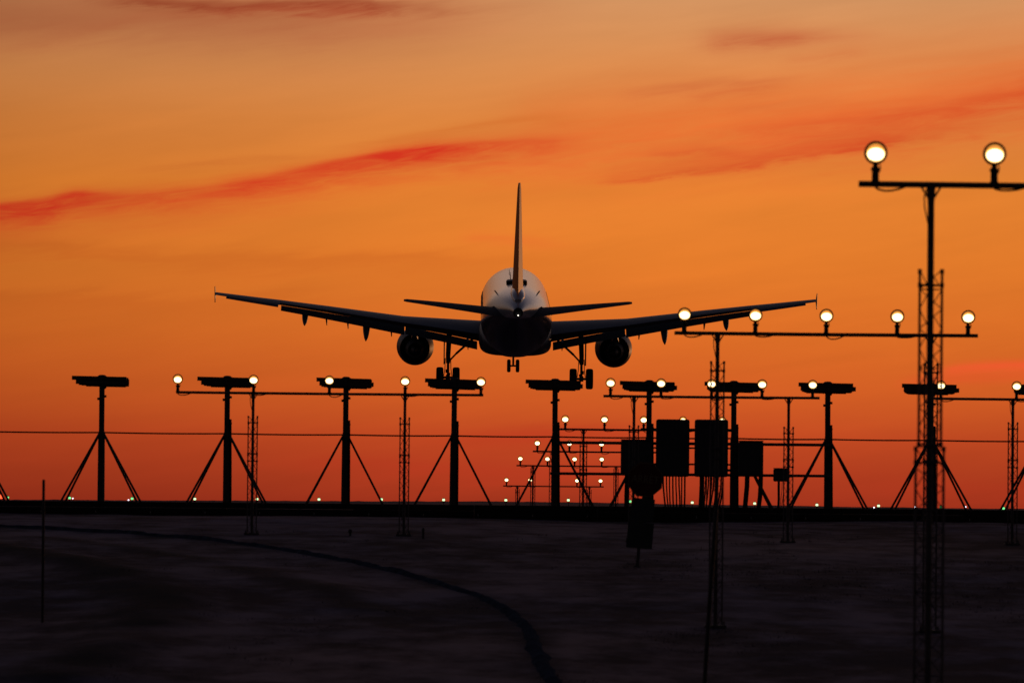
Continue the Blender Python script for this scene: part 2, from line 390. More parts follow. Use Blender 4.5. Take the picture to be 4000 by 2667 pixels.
def ground_z(x, y): return CZ + ground_base(x, y) + (track_z(x, y) if 40 < y < 140 else 0)
def build_ground():
    ys = [-400,-200,-100]; y = -60
    while y < 5000:
        ys.append(y)
        y += 5 if y < 0 else 1.5 if y < 54 else   .2 if y < 112 else .5 if y < 140 else 1.2 if y < 260 else 4 if y < 400 else y*.025
    ys += [5200, 7500]
    xs = [0]; x = 0
    while x < 4500:
        x += .16 if x < 14 else .5 if x < 28 else 2 if x < 60 else max(4, x*.035); xs.append(x)
    xs = [-v for v in xs[:0:-1]] + xs
    vs = [(x, y, ground_z(x, y)) for y in ys for x in xs]; n = len(xs)
    fs = [(j*n+i, j*n+i+1, (j+1)*n+i+1, (j+1)*n+i) for j in range(len(ys)-1) for i in range(n-1)]
    me = bpy.data.meshes.new('snow_ground'); me.from_pydata(vs, [], fs); me.update()
    me.polygons.foreach_set('use_smooth', [True]*len(fs))
    at = me.attributes.new('rut_shade', 'FLOAT', 'POINT')
    at.data.foreach_set('value', [rut_shade_mask(v[0], v[1]) if 40 < v[1] < 140 and abs(v[0]) < 30 else 0 for v in vs])
    o = bpy.data.objects.new('ground', me); col.objects.link(o); tag(o, 'snow covered airfield ground with curved ploughed tracks', kind='structure')
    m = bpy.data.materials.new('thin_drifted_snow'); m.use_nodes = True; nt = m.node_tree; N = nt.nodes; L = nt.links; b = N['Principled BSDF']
    tc = N.new('ShaderNodeTexCoord')
    def nz(sc, det, vec=(1,1,1), rough=.6):
        mp = N.new('ShaderNodeMapping'); mp.inputs['Scale'].default_value = vec; L.new(tc.outputs['Object'], mp.inputs[0])
        t = N.new('ShaderNodeTexNoise'); t.inputs['Scale'].default_value = sc; t.inputs['Detail'].default_value = det; t.inputs['Roughness'].default_value = rough
        L.new(mp.outputs[0], t.inputs['Vector']); return t.outputs['Fac']
    a = nz(.16, 6, (1,.35,1)); f = nz(1.3, 7, (.7,.35,1), .65)
    mx = N.new('ShaderNodeMath'); mx.operation = 'MULTIPLY_ADD'; L.new(f, mx.inputs[0]); mx.inputs[1].default_value = .55; 
    ml = N.new('ShaderNodeMath'); ml.operation = 'MULTIPLY'; L.new(a, ml.inputs[0]); ml.inputs[1].default_value = .45; L.new(ml.outputs[0], mx.inputs[2])
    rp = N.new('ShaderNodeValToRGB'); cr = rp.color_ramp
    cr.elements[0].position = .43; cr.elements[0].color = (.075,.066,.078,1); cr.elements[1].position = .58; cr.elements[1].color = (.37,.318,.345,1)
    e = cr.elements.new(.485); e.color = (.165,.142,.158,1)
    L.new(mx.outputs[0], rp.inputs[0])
    ra = N.new('ShaderNodeAttribute'); ra.attribute_name = 'rut_shade'; rm = N.new('ShaderNodeMix'); rm.data_type = 'RGBA'
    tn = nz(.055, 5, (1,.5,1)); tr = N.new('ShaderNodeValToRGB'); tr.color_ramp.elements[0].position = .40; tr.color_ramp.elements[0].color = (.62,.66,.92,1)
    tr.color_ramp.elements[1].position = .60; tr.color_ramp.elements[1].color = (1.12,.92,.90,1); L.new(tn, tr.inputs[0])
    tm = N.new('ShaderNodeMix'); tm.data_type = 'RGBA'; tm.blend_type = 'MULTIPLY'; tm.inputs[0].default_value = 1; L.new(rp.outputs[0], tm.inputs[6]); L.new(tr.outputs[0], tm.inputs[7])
    L.new(ra.outputs['Fac'], rm.inputs[0]); L.new(tm.outputs[2], rm.inputs[6]); rm.inputs[7].default_value = (.012,.020,.034,1); L.new(rm.outputs[2], b.inputs['Base Color'])  # shade of the track edges, mixed into the snow colour as dark blue
    b.inputs['Roughness'].default_value = 1; b.inputs['Specular IOR Level'].default_value = .03
    bp = N.new('ShaderNodeBump'); bp.inputs['Distance'].default_value = .05; bp.inputs['Strength'].default_value = .55; L.new(f, bp.inputs['Height']); L.new(bp.outputs[0], b.inputs['Normal'])
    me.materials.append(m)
build_ground()

def build_scrub():
    b = MB(); x = -520.0; top = []; base = []
    while x < 520:
        h = .10 + .34*max(0, noise.noise(Vector((x*.03, 0, 1))))+.20*max(0, noise.noise(Vector((x*.17, 0, 4)))) + .14*abs(noise.noise(Vector((x*.8, 0, 7)))); y = 2550+12*noise.noise(Vector((x*.02, 3, 3)))
        g = ground_z(x, y)
        top.append([Vector((x, y-2.5, g-.6)), Vector((x, y-1.2, g+h*.7)), Vector((x, y, g+h)), Vector((x, y+2.5, g-.6))]); x += random.uniform(.7, 1.4)
    b.loft(top, cap=False, closed=False)
    tag(b.build('distant_scrub', mat('distant_scrub', (.05,.045,.05), .95), smooth=False), 'low uneven scrub far off along the horizon', 'scrub', kind='stuff')
build_scrub()
# snow windrow along the ploughed track, its bluish shade painted into the colour
def build_ridge():
    p = paths[0]; rings = []
    q = []
    for a, b in zip(p, p[1:]):
        q.append(a); q.append(((a[0]+b[0])/2, (a[1]+b[1])/2))
    for i in range(1, len(q)-1):
        t = Vector((q[i+1][0]-q[i-1][0], q[i+1][1]-q[i-1][1], 0))
        if t.length < 1e-6: continue
        t.normalize(); nrm = Vector((-t.y, t.x, 0)); x, y = q[i]
        w_ = .135*(1+.5*noise.noise(Vector((x*1.3, y*1.3, 2)))); h_ = .066*(1+.45*noise.noise(Vector((x*.9, y*.9, 5)))+.3*noise.noise(Vector((x*3.1, y*3.1, 8))))
        off = .05*noise.noise(Vector((x*.7, y*.7, 11)))
        ring = []
        for k in range(9):
            u = -1+k/4; pt = Vector((x, y, 0)) + nrm*(u*w_+off)
            ring.append(Vector((pt.x, pt.y, ground_z(pt.x, pt.y)-.012+h_*max(0, 1-u*u)**2+.006*noise.noise(Vector((pt.x*9, pt.y*9, 1))))))
        rings.append(ring)
    b = MB(); b.loft(rings, cap=False, closed=False)
    tag(b.build('snow_ridge', mat('shade_toned_snow', (.062,.078,.112), 1.0, var=.4, scale=4, bump=.3, spec=0), smooth=True), 'snow ridge with dark painted-in shade, curving along the ploughed track', kind='structure')
build_ridge()

# dry grass poking through the snow, right of the tracks
def build_grass():
    g = MB(); spots = []
    while len(spots) < 420:
        px, py = random.uniform(300, 4000), random.uniform(2080, 2660)
        if px < 2100 and random.random() < .8: continue
        h = ground_hit(px, py)
        if not h: continue
        if noise.noise(Vector((h[0]*.35, h[1]*.12, 5.5))) < .02: continue
        spots.append(h)
    for (x, y) in spots:
        for _ in range(random.randint(4, 10)):
            bx, by = x + random.gauss(0,.09), y + random.gauss(0,.12); z = ground_z(bx, by) - .01
            hh = random.uniform(.012,.05); lx, ly = random.gauss(0,.03), random.gauss(0,.02); w = random.uniform(.003,.007)
            g.add([(bx-w,by,z),(bx+w,by,z),(bx+lx+w*.2,by+ly,z+hh),(bx+lx-w*.2,by+ly,z+hh)], [(0,1,2,3)])
            g.add([(bx,by-w,z),(bx,by+w,z),(bx+lx,by+ly+w*.2,z+hh),(bx+lx,by+ly-w*.2,z+hh)], [(0,1,2,3)])
    tag(g.build('dry_grass', mat('dry_grass', (.045,.035,.025), .9)), 'sparse dry grass tufts poking through the snow', 'grass', kind='stuff')
build_grass()

# ------------------------------------------------------------------ approach light bars
def lattice_mesh(w, z0, z1, joint=None, w2=None, r=.0115):
    b = MB(); w2 = w2 or w
    def corners(ww): return [Vector((-ww/2,0,0)), Vector((ww/2,0,0)), Vector((0,ww*.8,0))]
    secs = [(z0, z1, w)] if joint is None else [(z0, joint, w2), (joint, z1, w)]
    for a, bz, ww in secs:
        cs = corners(ww)
        for c in cs: b.tube([c+Vector((0,0,a)), c+Vector((0,0,bz))], r, 6)
        n = max(2, round((bz-a)/.17)); st = (bz-a)/n
        for i in range(n):
            for k in range(3):
                p, q = cs[k], cs[(k+1)%3]
                if i % 2: p, q = q, p
                b.tube([p+Vector((0,0,a+i*st)), q+Vector((0,0,a+(i+1)*st))], r*.42, 5)
            if i % 4 == 0:
                for k in range(3): b.tube([cs[k]+Vector((0,0,a+i*st)), cs[(k+1)%3]+Vector((0,0,a+i*st))], r*.45, 5)
        for zz in (a+.02, bz-.015, bz-.13):
            for k in range(3):
                b.tube([cs[k]+Vector((0,0,zz-.02)), cs[k]+Vector((0,0,zz+.02))], r*1.5, 6)
                if zz > bz-.2 and zz < bz-.1 or zz < a+.05: b.tube([cs[k]+Vector((0,0,zz)), cs[(k+1)%3]+Vector((0,0,zz))], r*.9, 5)
    return b
def make_lamp():
    # lamp head centred on its own origin, lens looking at the photographer (-Y)
    h = MB()
    h.lathe([(-.045,.0755),(-.064,.079),(-.064,.088),(-.05,.098),(.0,.097),(.05,.078),(.09,.045),(.11,.02)], (0,0,0), 'y', 28)
    h.tube([(.03,.02,-.085),(.045,.02,-.11),(.04,.02,-.15),(.03,.02,-.165)], .005, 5)
    lamp = h.build('lamp', M['dark'], smooth=True)
    l = MB(); l.lathe([(-.0465,.0765),(-.056,.06),(-.061,.03),(-.062,.002)], (0,0,0), 'y', 32)
    lens = l.build('lens', M['lens'], lamp, smooth=True)
    s = MB(); s.lathe([(-.255,.038),(-.235,.038),(-.232,.031),(-.15,.030),(-.148,.039),(-.125,.039),(-.118,.023),(-.085,.021)], (0,0,0), 'z', 14)
    s.box((0,0,-.262), (.07,.07,.03))
    s.build('stem', M['dark'], lamp, smooth=True)
    return lamp
proto_lamp = make_lamp(); first_lamp = [True]
def lamp_at(parent, loc):
    o = proto_lamp if first_lamp[0] else copy_tree(proto_lamp); first_lamp[0] = False
    o.parent = parent; o.location = loc; return o
def light_bar(D, px, py, offs, poles, lat_top, label, joint=None, w=.185, w2=None, e0=.14, e1=.14):
    p0 = P(px, py, D); x0, y0, zl = p0.x, p0.y, p0.z
    xm = x0 + (offs[0]+offs[-1])/2
    gz = min(ground_z(x0+q, y0) for q in poles)
    t = thing('approach_light_bar', (xm, y0, gz), label, 'approach lights', 'approach light bars leading to the runway')
    zb = zl - .262 - gz                       # crossbar centre above the base
    b = MB(); a0, a1 = offs[0]-e0 - (xm-x0), offs[-1]+e1 - (xm-x0)
    b.tube([(a0,0,zb),(a0*.5,0,zb-.003),(0,0,zb-.005),(a1*.5,0,zb-.003),(a1,0,zb)], .0265, 10)
    for q in poles:
        for s in (-1, 1): b.tube([(x0+q-xm+s*.085,0,zb-.015),(x0+q-xm+s*.02,0,zb-.12)], .009, 6)
    b.build('crossbar', M['steel'], t, smooth=True)
    for q in poles:
        qx = x0+q-xm; base = ground_z(x0+q, y0)-gz
        pm = MB(); pm.tube([(qx,0,zb-.02),(qx,0,zb-.07),(qx,0,zb-.16)], [.040,.036,.029], 12); pm.tube([(qx,0,zb-.16),(qx,0,base+.02)], .029, 12)
        pm.build('pole', M['steel'], t, smooth=True)
        jl = None if joint is None else zl-joint-gz
        lm = lattice_mesh(w, base-.05, zl-lat_top-gz, jl, w2)
        lm.box((0,.05,base+.02), (w+.12, w+.1, .035))
        for s in (-1,1): lm.tube([(s*(w/2+.03),0,base+.02),(s*(w/2+.03),0,base+.09)], .012, 6)
        lm.build('lattice_mast', M['steel'], t, loc=(qx,-.05,0))
    for i, q in enumerate(offs):
        lamp_at(t, (x0+q-xm, 0, zl-gz))
    for i, q in enumerate(offs[:4]):
        xx = x0+q-xm; dp = (.035,.02,.05,.012)[i % 4]; sg = 1 if i % 2 == 0 else -1
        c = MB(); c.tube([(xx,-.02,zb-.03),(xx+.03,-.03,zb-.03-dp*.5),(xx+.07,-.03,zb-.03-dp*.78),(xx+.13,-.03,zb-.03-dp*.75),(xx+.19,-.03,zb-.03-dp*.4),(xx+.25,-.02,zb-.022)], .009, 6)
        c.build('lamp_cable', M['hose'], t)
    q = poles[0]; xx = x0+q-xm; c = MB()
    c.tube([(xx-.03,-.03,zb-.02),(xx-.06,-.03,zb-.10),(xx-.055,-.03,zb-.20),(xx-.035,-.03,zb-.29),(xx-.02,-.03,zb-.36)], .006, 6)
    c.build('pole_cable', M['hose'], t)
    return t
five = [0,1,2,3,4]; pl = (.47, 3.53); pl1 = (.47, 3.48)
light_bar(44.4, 3420, 598, five, pl, .98, 'tallest approach light bar, its lamps highest of all, cut by the right edge', joint=2.47, w=.187, w2=.235)
light_bar(74.4, 2674, 1228, five, pl1, .66, 'long bar of five lamps just right of the airliner, overlapping its wing tip', joint=1.9, w=.182)
light_bar(104.4, 2385, 1495, five, pl, .84, 'bar of five lamps crossing above the four equipment cabinets', joint=1.5, w=.18)
light_bar(134.4, 2208, 1636, five, pl, .56, 'bar of lamps level with the tops of the two tall cabinets, running behind them', joint=1.3, w=.17)
light_bar(164.4, 2099, 1729.6, five, pl, .45, 'small far bar of lamps just under the thin horizontal cable, left of the cabinets', w=.17)
light_bar(194.4, 2032.6, 1790, five, pl, .36, 'small far bar of five lamps, second lowest of the distant bars', w=.16)
light_bar(224.4, 1978.5, 1873, five, pl, .40, 'lowest and farthest bar of lamps, nearest to the horizon', w=.16)
cb = [0,1.5,3,4.5,6]
light_bar(104.4, 695, 1480, cb, (1.495, 4.5), .72, 'wide lamp bar below the left wing, held on two lattice masts', joint=1.48, w=.18, e0=.03, e1=.05)
light_bar(104.4, 3675, 1505, cb, (1.43, 4.43), .72, 'wide lamp bar low at the right edge of the picture', joint=1.48, w=.18)

# ------------------------------------------------------------------ localizer antennas on a timber beam
DA = 127.0
def ax(px, py=1900): return P(px, py, DA).x
AY = P(2000, 1900, DA).y
def make_antenna():
    t = thing('antenna', (0, AY, CZ), 'x', 'antenna', 'runway antennas in a row on the long low beam')
    p = MB(); p.tube([(0,0,-.06),(0,0,.9),(0,0,1.62),(0,0,1.72)], [.088,.085,.082,.066], 14); p.tube([(0,0,1.72),(0,0,2.80)], .066, 14)
    p.tube([(0,0,2.78),(0,0,2.84)], [.10,.13], 12)
    for s in (-1,1): p.box((s*.085,-.02,2.50+.03*s), (.05,.04,.06))
    p.box((0,0,-.04), (.34,.34,.04))
    p.build('mast', M['antenna'], t, smooth=True)
    for s in (-1,1):
        for d in (-1,1):
            b = MB(); b.tube([(s*.055,d*.035,1.63),(s*.93,d*.62,-.04)], .0275, 8)
            b.build('brace', M['antenna'], t, smooth=True).data['side'] = s
    h = MB()
    tl = Matrix.Rotation(.016, 3, 'Y')
    # two booms carry the half-dipoles alternately to either side; longest at the back, shorter and lower towards the runway
    for (y, z, hh, a, b_) in ((-.15,2.958,.098,-.715,.60),(-.15,2.872,.105,-.60,.665),(.15,2.950,.09,-.62,.62),(.15,2.87,.10,-.645,.64),(.45,2.93,.08,-.60,.615),(.45,2.845,.09,-.60,.615),(.62,2.82,.055,-.54,.60),(.9,2.80,.045,-.46,.50),
                           (.75,2.925,.08,-.56,.57),(.75,2.855,.085,-.565,.575),(1.05,2.92,.075,-.50,.53),(1.05,2.848,.085,-.52,.54),(1.35,2.91,.07,-.46,.47),(1.35,2.843,.08,-.47,.50),(1.65,2.90,.06,-.40,.42),(1.65,2.838,.07,-.42,.44)):
        h.box(tl @ Vector(((a+b_)/2, y, z-2.9)) + Vector((0,0,2.9)), (b_-a,.05,hh), tl)
    h.tube([(0,-.22,2.95),(0,1.75,2.90)], .04, 8); h.tube([(0,-.22,2.87),(0,1.75,2.83)], .04, 8)
    h.build('dipole_rows', M['antenna'], t)
    c = MB(); c.lathe([(2.95,.20),(2.995,.15),(3.02,.10),(3.045,.07),(3.05,.01)], (0,0,0), 'z', 16); c.tube([(.02,0,2.84),(.12,0,2.80),(.06,0,2.72)], .03, 8)
    c.build('cap', M['antenna'], t, smooth=True)
    cd = MB(); cd.tube([(.104,-.03,-.05),(.098,-.03,1.0),(.086,-.03,2.0)], .027, 8); cd.box((.08,-.03,1.9), (.08,.03,.03)); cd.box((.09,-.03,.6), (.06,.03,.03))
    cd.build('conduit', M['hose'], t, smooth=True)
    return t
ants = [(-122,'antenna beyond the left edge, only the foot of its brace showing'),(395,'leftmost complete antenna, standing alone left of every lamp'),(885,'antenna crossed by the left half of the wide left lamp bar'),
 (1347,'antenna with a lit lamp in front of its left half, below the left wing'),(1770,'antenna directly below the left main wheels of the airliner'),
 (2167,'antenna between the nose wheels and the right main wheels, distant lamp bars at its foot'),(2533,'antenna mast between the left low cabinet and the left tall cabinet'),
 (2865,'antenna mast between the right tall cabinet and the right low cabinet'),(3233,'antenna right of the small box on a thin post, mast with double pipes'),
 (3636,'antenna hidden behind the tallest pole near the right edge'),(4066,'antenna cut off by the right edge of the picture')]
pa = make_antenna()
for i, (px, lab) in enumerate(ants):
    o = pa if i == 0 else copy_tree(pa)
    for ch in list(o.children):
        nm = ch.name.split('.')[0]
        if (px == 395 and nm == 'conduit') or (nm == 'brace' and ((px == 2533 and ch.data['side'] > 0) or (px == 2865 and ch.data['side'] < 0))):
            bpy.data.objects.remove(ch)
    o.location.x = ax(px); o['label'] = lab; o.rotation_euler = (random.uniform(-.004,.004), random.uniform(-.005,.005), random.uniform(-.03,.03)); o.location.z = CZ + random.uniform(-.008,.008)
# timber beam carrying them
bt = thing('antenna_beam', (ax(2000), AY, CZ-.35), 'long low dark beam under the row of antennas, across the whole picture', 'beam')
for nm, z0, z1, yy, th in (('top_beam', .21, .345, 0, .36), ('lower_beam', -.09, .205, .006, .352)):
    b = MB(); x = -31.0
    while x < 31:
        ln = 2.9+.2*((x*7.3) % 1); b.box((x+ln/2, yy, (z0+z1)/2+random.uniform(-.004,.004)), (ln-.008, th, z1-z0)); x += ln
    b.build(nm, M['wood'], bt, bevel=.006)
b = MB(); b.tube([(-31,-.19,.10),(0,-.19,.085),(5,-.19,.082),(31,-.19,.06)], .012, 6); b.build('edge_cable', M['hose'], bt)
bm_ = mat('reflector_face', (.5,.5,.5), .3)
for k in range(26):
    xx = -13.95 + k*1.313
    pb = MB(); pb.box((xx,-.17,.09), (.09,.06,.20)); po = pb.build('bracket', M['wood'], bt)
    rb = MB(); rb.box((xx+.01,-.204,.10), (.018,.012,.05)); rb.build('reflector', bm_, po)
# cable strung from mast to mast
w = MB(); pts = []
xs_ = [ax(-900)]+[ax(p) for p, _ in ants]+[ax(5000)]
for a, b_ in zip(xs_, xs_[1:]):
    for k in range(6):
        t = k/6; pts.append((a+(b_-a)*t, AY+.10, CZ+1.655-.012*4*t*(1-t)))
w.tube(pts, .018, 6)
tag(w.build('cable', M['hose']), 'thin cable strung level from antenna mast to antenna mast across the whole picture', 'cable')

# rails and cabinets between the middle antennas
YR = AY - .17
fr = thing('support_frame', (ax(2700), YR, CZ), 'dark rails bolted across four antenna masts to carry the cabinets', 'frame')
def rail(px0, px1, z, r): 
    b = MB(); b.box(((ax(px0)+ax(px1))/2-ax(2700), 0, z), (ax(px1)-ax(px0), r*1.4, r*2)); b.build('rail', M['steel'], fr, bevel=.006)
rail(2172, 3240, 1.515, .036); rail(2148, 3248, .77, .034); rail(2500, 2880, 1.845, .036); rail(2500, 2880, 1.41, .02); rail(2500, 2880, 1.02, .022); rail(2820, 2890, .885, .03)
DC = DA - .45
def cabinet(x0, x1, y0, y1, label, dep=.32, roof=True, rnd=.03):
    a = P(x0, y0, DC); b_ = P(x1, y1, DC); wd = b_.x-a.x; top = P((x0+x1)/2, y0, DC).z; bot = P((x0+x1)/2, y1, DC).z
    base_z = CZ
    t = thing('cabinet', ((a.x+b_.x)/2, AY-.36, bot), label, 'cabinet', 'equipment cabinets between the antennas')
    m_ = MB(); m_.box((0,0,(top-bot)/2), (wd, dep, top-bot)); m_.build('body', M['cabinet'], t, bevel=rnd)
    d = MB(); d.box((0,-dep/2-.008,(top-bot)*.5), (wd-.07,.014,(top-bot)-.08)); do = d.build('door', M['cabinet'], t, bevel=.008)
    hn = MB(); hn.box((wd*.36,-dep/2-.022,(top-bot)*.5), (.02,.02,.11)); hn.build('handle', M['dark'], do)
    if roof:
        r_ = MB(); r_.box((0,-.015,top-bot+.012), (wd+.0,dep+.05,.022)); r_.build('roof', M['cabinet'], t, bevel=.008)
    return t, wd, bot
def hoses(t, bot, spec, nm='hose'):
    for (tx, bx, r) in spec:
        b = MB(); x1 = ax(tx)-t.location.x; x2 = ax(bx)-t.location.x; H = bot-CZ+.02
        b.tube([(x1,0,.02),(x1+(x2-x1)*.1,-.01,-H*.3),(x1+(x2-x1)*.5+random.uniform(-.006,.006),-.02,-H*.65),(x2,0,-H)], r, 8)
        b.build(nm, M['hose'], t, smooth=True)
tA, _, bA = cabinet(2426, 2546, 1719, 1857, 'low cabinet at the left end of the four, behind the road sign')
hoses(tA, bA, [(2447,2446,.055),(2520,2524,.03)], 'leg')
tB, _, bB = cabinet(2564, 2692, 1637, 1861, 'left one of the two tall cabinets, with eight loose hoses below it', roof=False, rnd=.045)
hoses(tB, bB, [(2588,2598,.022),(2601,2609,.018),(2613,2617,.018),(2626,2629,.02),(2638,2642,.018),(2650,2655,.02),(2661,2662,.018),(2673,2672,.022)])
tC, _, bC = cabinet(2715, 2843, 1638, 1862, 'right one of the two tall cabinets, with a tangle of hoses below it', roof=False, rnd=.045)
hoses(tC, bC, [(2738,2734,.05),(2754,2748,.018),(2765,2757,.018),(2777,2768,.022),(2786,2772,.02),(2799,2790,.04),(2815,2800,.02),(2822,2808,.022)])
tD, _, bD = cabinet(2886, 2981, 1724, 1861, 'low cabinet at the right end of the four, on two thick pipes')
hoses(tD, bD, [(2916,2908,.062),(2969,2961,.058)], 'leg')
tE, _, bE = cabinet(3022, 3083, 1831, 1880, 'small box on its own thin post, between the cabinets and the next antenna', dep=.2)
hoses(tE, bE, [(3039,3038,.032)], 'post'); hoses(tE, bE, [(3052,3046,.008),(3060,3050,.008)])

# ------------------------------------------------------------------ stop sign, leaning
def stop_sign():
    D = 93.0; base = P(2489, 2205, D); gz = ground_z(base.x, base.y)
    t = thing('road_sign', (base.x, base.y, gz), 'leaning octagonal stop sign with two plates under it, in front of the left low cabinet', 'sign')
    topc = P(2521, 1871, D); ang = math.atan2(topc.x-base.x, topc.z-gz); H = topc.z - gz
    t.rotation_euler = (0, ang, 0)
    p = MB(); p.box((0,.03,H*.5+.02), (.055,.04,H+.22)); p.box((0,.02,-.03), (.12,.12,.1)); p.build('post', M['steel'], t)
    r = .305; o8 = [Vector((r/math.cos(R(22.5))*math.sin(R(22.5+45*k)), 0, H + r/math.cos(R(22.5))*math.cos(R(22.5+45*k)))) for k in range(8)]
    s = MB(); s.loft([[v+Vector((0,.004,0)) for v in o8], [v-Vector((0,.002,0)) for v in o8]])
    pl_ = s.build('plate', M['red'], t)
    o8i = [Vector((v.x*.93, 0, H+(v.z-H)*.93)) for v in o8]; o8j = [Vector((v.x*.97, 0, H+(v.z-H)*.97)) for v in o8]
    bd = MB(); bd.loft([[v+Vector((0,-.0045,0)) for v in o8i], [v+Vector((0,-.0045,0)) for v in o8j]], cap=False); bd.build('border', M['letter'], pl_)
    cu = bpy.data.curves.new('lettering', 'FONT'); cu.body = 'ARR\u00caT'; cu.size = .19; cu.align_x = 'CENTER'; cu.align_y = 'CENTER'; cu.extrude = .001
    tmp = bpy.data.objects.new('tmp', cu); col.objects.link(tmp); dg = bpy.context.evaluated_depsgraph_get()
    me = bpy.data.meshes.new_from_object(tmp.evaluated_get(dg)); bpy.data.objects.remove(tmp); bpy.data.curves.remove(cu)
    me.materials.clear(); me.materials.append(M['letter'])
    lo = bpy.data.objects.new('lettering', me); col.objects.link(lo); lo.parent = pl_; lo.rotation_euler = (math.pi/2,0,0); lo.location = (0,-.006,H); lo.scale = (.86,1,1)
    for (z0, z1, wd, dx) in ((H-.335-.41, H-.335, .41, 0), (H-.335-.42-.46, H-.335-.42, .455, .0)):
        q = MB(); q.box((dx,0,(z0+z1)/2), (wd,.006,z1-z0)); q.build('small_plate', M['panel'], t, bevel=.002)
stop_sign()

# ------------------------------------------------------------------ stakes and stubs
def stake(px_b, D, top_px, top_py, w_, label, name='marker_stake', hgt=None):
    g0 = P(px_b, 2100, D); gz = ground_z(g0.x, g0.y); tp = P(top_px, top_py, D)
    t = MB(); dx = tp.x-g0.x; H = tp.z-gz
    t.tube([(0,0,-.15),(dx*.5,0,H*.5),(dx,0,H-.01),(dx,0,H)], [w_/2,w_/2,w_/2,w_/2*.8], 10)
    o = t.build(name, M['dark'], loc=(g0.x, g0.y, gz), smooth=True)
    return tag(o, label, 'stake', 'thin stakes standing in the snow')
stake(170, 74.0, 170, 1872, .040, 'thin upright stake standing in the snow near the left edge')
stake(2750, 60.0, 2797, 1990, .050, 'dark leaning stake in the snow running out of the bottom of the picture')
for px, D, hh, lab in ((1368, 104, .13, 'short stub in the snow left of the second lattice mast under the left lamp bar'), (1653, 103, .21, 'thin stub in the snow right of the second lattice mast under the left lamp bar')):
    g0 = P(px, 2090, D); gz = ground_z(g0.x, g0.y)
    t = MB(); t.tube([(0,0,-.1),(0,0,hh*.45)], .022, 8); t.tube([(0,0,hh*.4),(0,0,hh*.85),(0,0,hh)], [.035,.038,.02] if hh < .2 else [.02,.03,.012], 10)
    tag(t.build('ground_stub', M['dark'], loc=(g0.x, g0.y, gz), smooth=True), lab, 'stub', 'stubs in the snow')

# ------------------------------------------------------------------ runway threshold lights
DT = 254.4
def make_thr(kind):
    t = MB(); t.tube([(0,0,-.35),(0,0,-.06)], .014, 8); t.lathe([(-.075,.05),(-.055,.06),(-.05,.035)], (0,0,0), 'z', 12)
    root = t.build('runway_light', M['dark'], smooth=True)
    g = MB(); g.lathe([(-.055,.045),(-.03,.062),(.01,.066),(.04,.052),(.058,.02)], (0,0,0), 'z', 16); g.build('bulb', M[kind], root, smooth=True)
    h = MB(); h.lathe([(.05,.03),(.066,.058),(.085,.03),(.10,.01)], (0,0,0), 'z', 12); h.build('hood', M['dark'], root, smooth=True)
    return root
thr = [(30,1942.5,'green_lamp','green runway light at the far left, beside the red light'),(272,1944,'green_lamp','green runway light between the left brace feet of the leftmost complete antenna'),
 (516,1946.5,'green_lamp','green runway light at the right brace foot of the leftmost complete antenna'),(761,1948,'pale_lamp','pale green runway light at the left brace foot of the second complete antenna'),
 (1004,1948.5,'pale_lamp','pale green runway light at the foot of the left lamp bar\'s first lattice mast'),(1246,1949.5,'pale_lamp','pale green runway light left of the third complete antenna\'s mast'),
 (1490,1949.8,'pale_lamp','pale green runway light at the right brace foot of the third complete antenna'),(1733,1951.5,'pale_lamp','pale green runway light just left of the antenna mast below the left main wheels'),
 (1976,1952.5,'pale_lamp','pale runway light left of the farthest lamp bar\'s poles'),(2220,1952.5,'pale_lamp','pale runway light right of the antenna mast with the distant lamp bars at its foot'),
 (2461,1957.5,'green_lamp','tiny green runway light at the left edge of the road sign'),(2704,1962,'pale_lamp','pale runway light below the gap between the two tall cabinets'),
 (2948,1965.5,'pale_lamp','pale runway light between the two pipes under the right low cabinet'),(3191,1971,'pale_lamp','pale runway light left of the double pipe mast right of the small box'),
 (3432,1974.5,'pale_lamp','pale green runway light right of the antenna with double pipes'),(3675,1979,'dim_lamp','dim green runway light behind the nearest lattice mast'),(3920,1984.5,'green_lamp','green runway light near the right edge')]
protos = {}
for (px, py, k, lab) in thr:
    if k not in protos: protos[k] = o = make_thr(k)
    else: o = copy_tree(protos[k])
    o.location = P(px, py, DT); tag(o, lab, 'runway light', 'green lights along the runway threshold')
wl = [(284,1945.5,'tiny white light touching the green light by the leftmost antenna\'s left brace',.55),(502,1952,'tiny white light left of the green light at the leftmost antenna\'s right brace foot',.6),
 (3414,1981,'tiny white light left of the pale green light right of the double pipe antenna',.55),(3575,1980,'white light at the left foot of the nearest lattice mast',.8),(3770,1979.5,'white light at the right brace foot of the antenna behind the tallest pole',1.0)]
pw = None
for (px, py, lab, sc) in wl:
    if pw is None: pw = o = make_thr('white_lamp')
    else: o = copy_tree(pw)
    o.location = P(px, py, DT+12); o.scale = (sc*.9,)*3; tag(o, lab, 'runway light', 'white lights on the far runway')
ro = make_thr('red_lamp'); ro.location = P(2, 1939, 240); ro.scale = (1.7,)*3
tag(ro, 'red light at the left edge just above the horizon', 'runway light')

